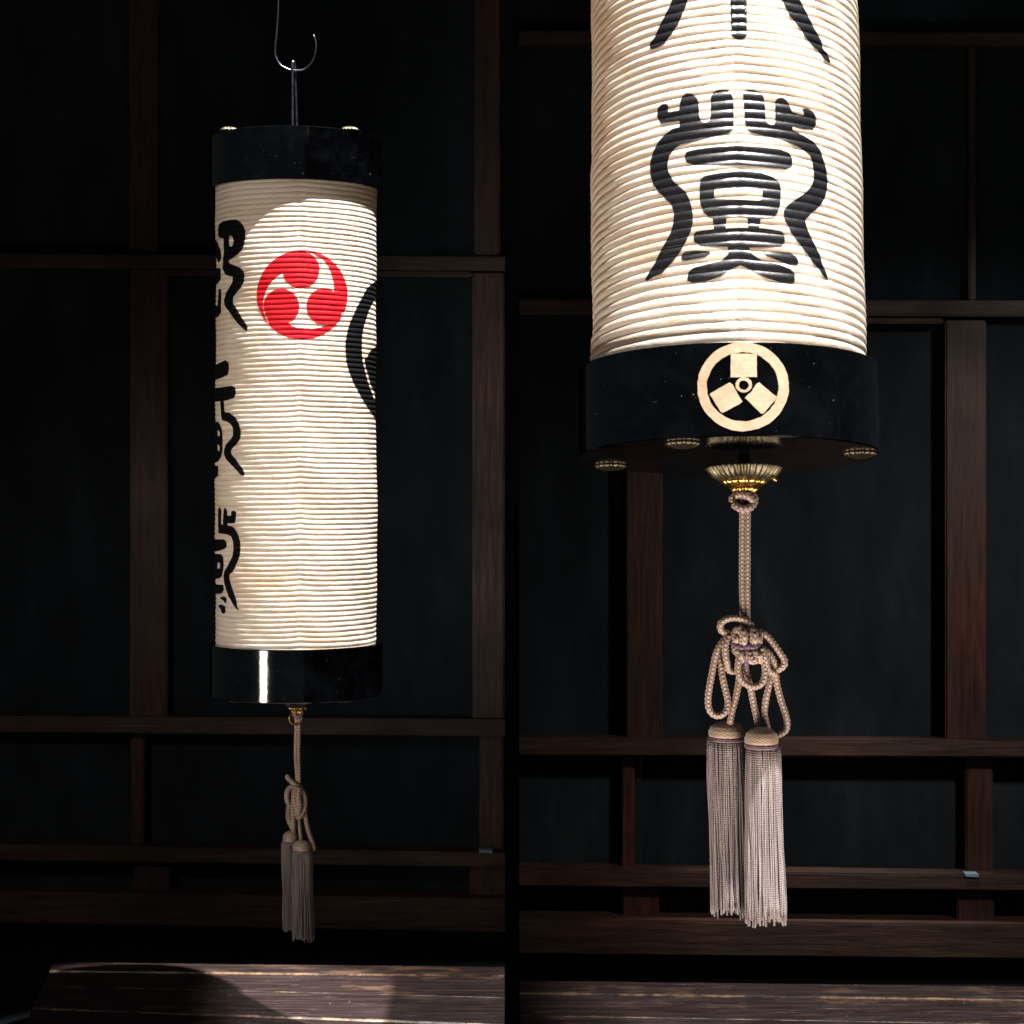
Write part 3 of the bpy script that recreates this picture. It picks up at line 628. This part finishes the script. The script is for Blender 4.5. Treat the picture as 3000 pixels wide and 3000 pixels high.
# ------------------------------------------------------------------ tassels
def tassel(root, base, cx, y0, y1, rx, top, bot, d, n, pale, lean=0):
    """cx,y0,y1,rx: head; top=(y,xl,xr), bot=(y,xl,xr) of the fringe, in image units at distance d"""
    u = d/FPX; c = P(cx, (y0+y1)/2, d)-base; hh = (y1-y0)/2*u; rr = rx*u
    prof = [(.0005, hh), (rr*.35, hh*.97), (rr*.66, hh*.80), (rr*.88, hh*.45), (rr, 0), (rr*1.02, -hh*.45), (rr*.97, -hh*.8), (rr*.98, -hh)]
    V, F, A, m = [], [], [], 72
    # net of fine threads over the head
    zs = []
    for i in range(len(prof)-1):
        for k in range(6): zs.append((prof[i][0]+(prof[i+1][0]-prof[i][0])*k/6, prof[i][1]+(prof[i+1][1]-prof[i][1])*k/6))
    zs.append(prof[-1])
    for i, (r, z) in enumerate(zs):
        for j in range(m):
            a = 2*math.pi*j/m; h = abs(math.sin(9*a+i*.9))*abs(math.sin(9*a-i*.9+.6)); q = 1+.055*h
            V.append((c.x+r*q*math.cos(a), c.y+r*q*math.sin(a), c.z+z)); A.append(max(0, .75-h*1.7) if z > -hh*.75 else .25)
    for i in range(len(zs)-1):
        for j in range(m): F.append((i*m+j, (i+1)*m+j, (i+1)*m+(j+1) % m, i*m+(j+1) % m))
    # tie round the neck
    for zz, pr in ((-hh*.74, .9), (-hh*.92, .7)):
        pts = [Vector((c.x+rr*1.02*math.cos(t*math.pi/24), c.y+rr*1.02*math.sin(t*math.pi/24), c.z+zz+.0006*math.sin(t*.13))) for t in range(49)]
        v, f, a = tube(pts, .0011, 8); k = len(V); V += v; F += [tuple(x+k for x in t) for t in f]; A += [pr]*len(v)
    me = pyd('tassel_head', V, F); at = me.attributes.new('dye', 'FLOAT', 'POINT'); at.data.foreach_set('value', A)
    hd = link('tassel_head', me, 'cord', root)
    rn = random.Random(int(cx)); V, F = [], []
    def add(a, rf, r, ln):
        ca, sa = math.cos(a), math.sin(a); pts = []; ph = rn.uniform(0, 6); am = rn.uniform(0, .0014); sp = rn.uniform(-.2, .2)
        for i in range(15):
            t = i/14; xl = top[1]+(bot[1]-top[1])*t; xr = top[2]+(bot[2]-top[2])*t
            bulge = 1+.04*math.sin(math.pi*min(1, t*2.2)); hw = (xr-xl)/2*bulge*rf; y = top[0]+(bot[0]-top[0])*t*ln
            aa = a+sp*t*t; px = (xl+xr)/2+hw*math.cos(aa)
            q = P(px, y, d)-base; q.y += hw*u*math.sin(aa)*.9+am*math.sin(ph+5*t); q.x += am*math.sin(ph+7*t)*1.0
            pts.append(q)
        v, f, _ = tube(pts, r, 6); k = len(V); V.extend(v); F.extend([tuple(x+k for x in t) for t in f])
    rad = (bot[2]-bot[1])/2*u*2*math.pi/n*.56
    for i in range(n): add(2*math.pi*(i+rn.uniform(-.15, .15))/n, .95, rad*rn.uniform(.85, 1.1), rn.uniform(.955, 1.015))
    for i in range(9): add(rn.uniform(0, 6.28), 1.0, rad*.45, rn.uniform(.96, 1.03))
    for i in range(n//2): add(2*math.pi*i/(n//2), .78, rad*1.5, rn.uniform(.95, .99))
    for i in range(n//4): add(2*math.pi*i/(n//4), .45, rad*3, rn.uniform(.95, .98))
    fr = link('fringe', pyd('fringe', V, F), 'fringe', hd); fr['kind'] = 'stuff'
    return hd

# right: knotted cord with two tassels
def Z(org, sc, d): return lambda x, y, o=0.: P(org[0]+x/sc, org[1]+y/sc, d)+Vector((0, o, 0))
q = Z((1980, 1780), 4.293, DR-.008); q1 = Z((1900, 1380), 2.415, DR-.008)
base = P(2182, 1455, DR)
tr = thing('tassel_cord', 'large pinkish tan knotted cord with two tassels below the close lantern', 'tassel', base, group='knotted tassel cords hanging under the lanterns')
rc = .0034
cord_obj('cord', [[q1(663, 285), q1(662, 500), q1(661, 800), q1(668, 1060), q(870, 330)], [q1(703, 285), q1(701, 500), q1(700, 800), q1(700, 1060), q(930, 330)]], .0031, tr, base=base, purple=.08)
cord_obj('top_knot', [[q1(600, 235, -.004), q1(640, 262, -.009), q1(700, 262, -.009), q1(742, 225, -.004), q1(745, 180, 0), q1(700, 155, .004)],
                      [q1(590, 220, -.002), q1(600, 185, -.003), q1(650, 165, -.006), q1(700, 180, -.008), q1(735, 215, -.006)]], .0040, tr, base=base, purple=.22)
cord_obj('purple_core', [[q1(650, 250, .001), q1(670, 180, -.002), q1(700, 150, -.001), q1(710, 230, .001), q1(680, 290, 0)]], .0058, tr, base=base, purple=.75)
F_ = -.009
cord_obj('loop', [[q(935, 300, F_), q(925, 205, F_), q(845, 145, F_), q(720, 122, F_), q(600, 150, F_), q(548, 215, F_), q(570, 290, F_+.002), q(660, 320, F_+.004), q(760, 330, F_)]], rc, tr, base=base)
cord_obj('loop', [[q(660, 345, -.002), q(570, 440, -.005), q(505, 560, -.006), q(470, 700, -.006), q(442, 850, -.006), q(415, 1000, -.006), q(398, 1150, -.006), q(415, 1275, -.006), q(485, 1345, -.006), q(570, 1340, -.006), q(638, 1270, -.005), q(648, 1170, -.004), q(622, 1040, -.003), q(590, 900, -.002), q(572, 780, 0), q(545, 600, .001), q(600, 440, .002)]], rc, tr, base=base)
cord_obj('loop', [[q(650, 350, -.008), q(612, 450, -.011), q(608, 560, -.011), q(630, 680, -.010), q(660, 780, -.004), q(730, 810, .003)]], rc, tr, base=base)
cord_obj('loop', [[q(990, 320, 0), q(1040, 305, -.004), q(1110, 330, -.006), q(1190, 410, -.006), q(1275, 525, -.006), q(1345, 630, -.006), q(1355, 710, -.006), q(1290, 770, -.005), q(1200, 790, -.002), q(1120, 760, .002)]], rc, tr, base=base)
cord_obj('loop', [[q(1010, 480, -.004), q(1090, 520, -.007), q(1170, 590, -.007), q(1235, 720, -.004), q(1215, 860, 0), q(1175, 980, 0), q(1135, 1150, 0), q(1118, 1330, .002), q(1140, 1450, .003), q(1160, 1530, .004)]], rc, tr, base=base)
cord_obj('loop', [[q(1060, 500, -.012), q(1110, 640, -.013), q(1150, 780, -.010), q(1240, 830, -.006), q(1265, 960, -.005), q(1315, 1160, -.005), q(1370, 1330, -.005), q(1393, 1450, -.004), q(1372, 1550, -.002), q(1270, 1620, .004)]], rc, tr, base=base)
cord_obj('loop', [[q(800, 560, -.012), q(768, 660, -.014), q(765, 790, -.014), q(800, 890, -.014), q(880, 955, -.014), q(970, 978, -.014), q(1060, 935, -.014), q(1102, 830, -.013), q(1095, 700, -.012), q(1050, 620, -.011), q(960, 600, -.012)]], rc, tr, base=base)
cord_obj('leg', [[q(850, 500, -.004), q(855, 620, -.005), q(870, 740, -.005), q(895, 860, -.004), q(928, 980, -.003), q(950, 1080, -.002), q(985, 1250, -.001), q(1020, 1400, 0), q(1035, 1530, 0)]], rc, tr, base=base, purple=.06)
cord_obj('leg', [[q(800, 800, 0), q(790, 930, -.001), q(762, 1080, -.002), q(720, 1250, -.002), q(692, 1390, -.001), q(680, 1460, 0)]], rc, tr, base=base)
cord_obj('knot', [[q(745, 300, -.008), q(790, 270, -.013), q(830, 330, -.017), q(825, 420, -.015), q(790, 470, -.006)], [q(715, 330, -.005), q(745, 370, -.012), q(755, 430, -.010), q(740, 470, -.002)],
                  [q(905, 300, -.008), q(950, 285, -.013), q(965, 360, -.017), q(955, 430, -.013), q(930, 470, -.006)], [q(990, 320, -.004), q(1020, 370, -.010), q(1020, 430, -.008), q(990, 475, 0)],
                  [q(720, 500, -.003), q(760, 540, -.009), q(800, 600, -.012), q(820, 660, -.008)], [q(900, 500, -.005), q(905, 570, -.012), q(935, 640, -.015), q(985, 640, -.014)], [q(960, 500, -.006), q(985, 570, -.014), q(1040, 610, -.014), q(1060, 650, -.010)]], .0046, tr, base=base)
cord_obj('knot_binding', [[q(690, 400, 0), q(720, 450, -.010), q(800, 480, -.016), q(870, 470, -.013), q(950, 475, -.016), q(1040, 450, -.008), q(1050, 420, .002)], [q(855, 300, -.006), q(862, 400, -.012), q(862, 520, -.009), q(862, 640, -.012), q(870, 740, -.009)]], .0030, tr, base=base, purple=.7)
tassel(tr, base, 1980+640/4.293, 1780+1430/4.293, 1780+1662/4.293, 50.5, (1780+1640/4.293, 2073, 2182), (2050+1722/2.76, 2083, 2192), DR+.006, 74, 0)
tassel(tr, base, 1980+1077/4.293, 1780+1508/4.293, 1780+1752/4.293, 47, (1780+1730/4.293, 2186, 2284), (2050+1798/2.76, 2182, 2303), DR-.022, 74, 0)

# left: the same cord seen from its side, further away
q = Z((700, 2200), 3.22, DL-.006); b2 = P(871, 2075, DL)
tl = thing('tassel_cord', 'small brown knotted cord with two tassels below the red crested lantern', 'tassel', b2, group='knotted tassel cords hanging under the lanterns')
rl = .0044
cord_obj('cord', [[P(867, 2075, DL), P(868, 2120, DL), P(866, 2200, DL), q(540, 140), q(552, 300)], [P(875, 2075, DL+.001), P(876, 2120, DL), P(875, 2200, DL), q(566, 140), q(570, 300)]], .0032, tl, base=b2, pitch=.0055)
cord_obj('top_knot', [[P(862, 2078, DL), P(864, 2096, DL-.006), P(874, 2100, DL-.007), P(883, 2092, DL-.002), P(880, 2074, DL)]], .0042, tl, base=b2, purple=.45)
cord_obj('loop', [[q(452, 232, 0), q(480, 268, -.004), q(530, 305, -.007), q(575, 335, -.004), q(590, 360, 0)], [q(452, 245, .006), q(500, 300, .008), q(560, 330, .006)]], rl, tl, base=b2, pitch=.0055)
cord_obj('loop', [[q(530, 330, -.006), q(480, 345, -.008), q(457, 395, -.008), q(458, 460, -.006), q(480, 510, -.004)], [q(505, 340, 0), q(520, 420, -.002), q(510, 500, -.002)]], rl, tl, base=b2, pitch=.0055)
cord_obj('loop', [[q(480, 500, -.006), q(470, 570, -.009), q(478, 650, -.009), q(505, 715, -.006), q(520, 760, 0)], [q(510, 500, -.009), q(515, 580, -.012), q(520, 660, -.012), q(522, 720, -.008)]], rl, tl, base=b2, pitch=.0055)
cord_obj('knot', [[q(545, 330, -.010), q(530, 400, -.014), q(535, 480, -.014), q(560, 560, -.012), q(560, 620, -.006)], [q(575, 340, -.012), q(570, 420, -.018), q(580, 500, -.017), q(570, 570, -.014)]], .0052, tl, base=b2, pitch=.0055)
cord_obj('loop', [[q(575, 330, -.004), q(612, 390, -.008), q(630, 460, -.009), q(622, 540, -.009), q(590, 605, -.011), q(550, 612, -.011), q(535, 560, -.010)]], rl, tl, base=b2, pitch=.0055)
cord_obj('knot_binding', [[q(515, 350, -.008), q(520, 390, -.010), q(505, 430, -.008)]], .003, tl, base=b2, purple=.7)
cord_obj('leg', [[q(560, 600, -.003), q(572, 700, -.003), q(583, 800, -.004), q(585, 860, -.004)]], .0034, tl, base=b2, pitch=.0055)
cord_obj('leg', [[q(618, 540, -.002), q(630, 620, -.003), q(650, 720, -.004), q(685, 830, -.004), q(710, 905, -.004), q(700, 925, 0)]], .0042, tl, base=b2, pitch=.0055)
tassel(tl, b2, 700+489/3.22, 2200+755/3.22, 2200+868/3.22, 22, (2200+862/3.22, 826, 862), (2200+1690/3.22, 829, 868), DL+.01, 64, 0)
tassel(tl, b2, 700+594/3.22, 2200+840/3.22, 2200+952/3.22, 25.5, (2200+942/3.22, 858, 914), (2200+1782/3.22, 856, 922), DL-.015, 64, 0)
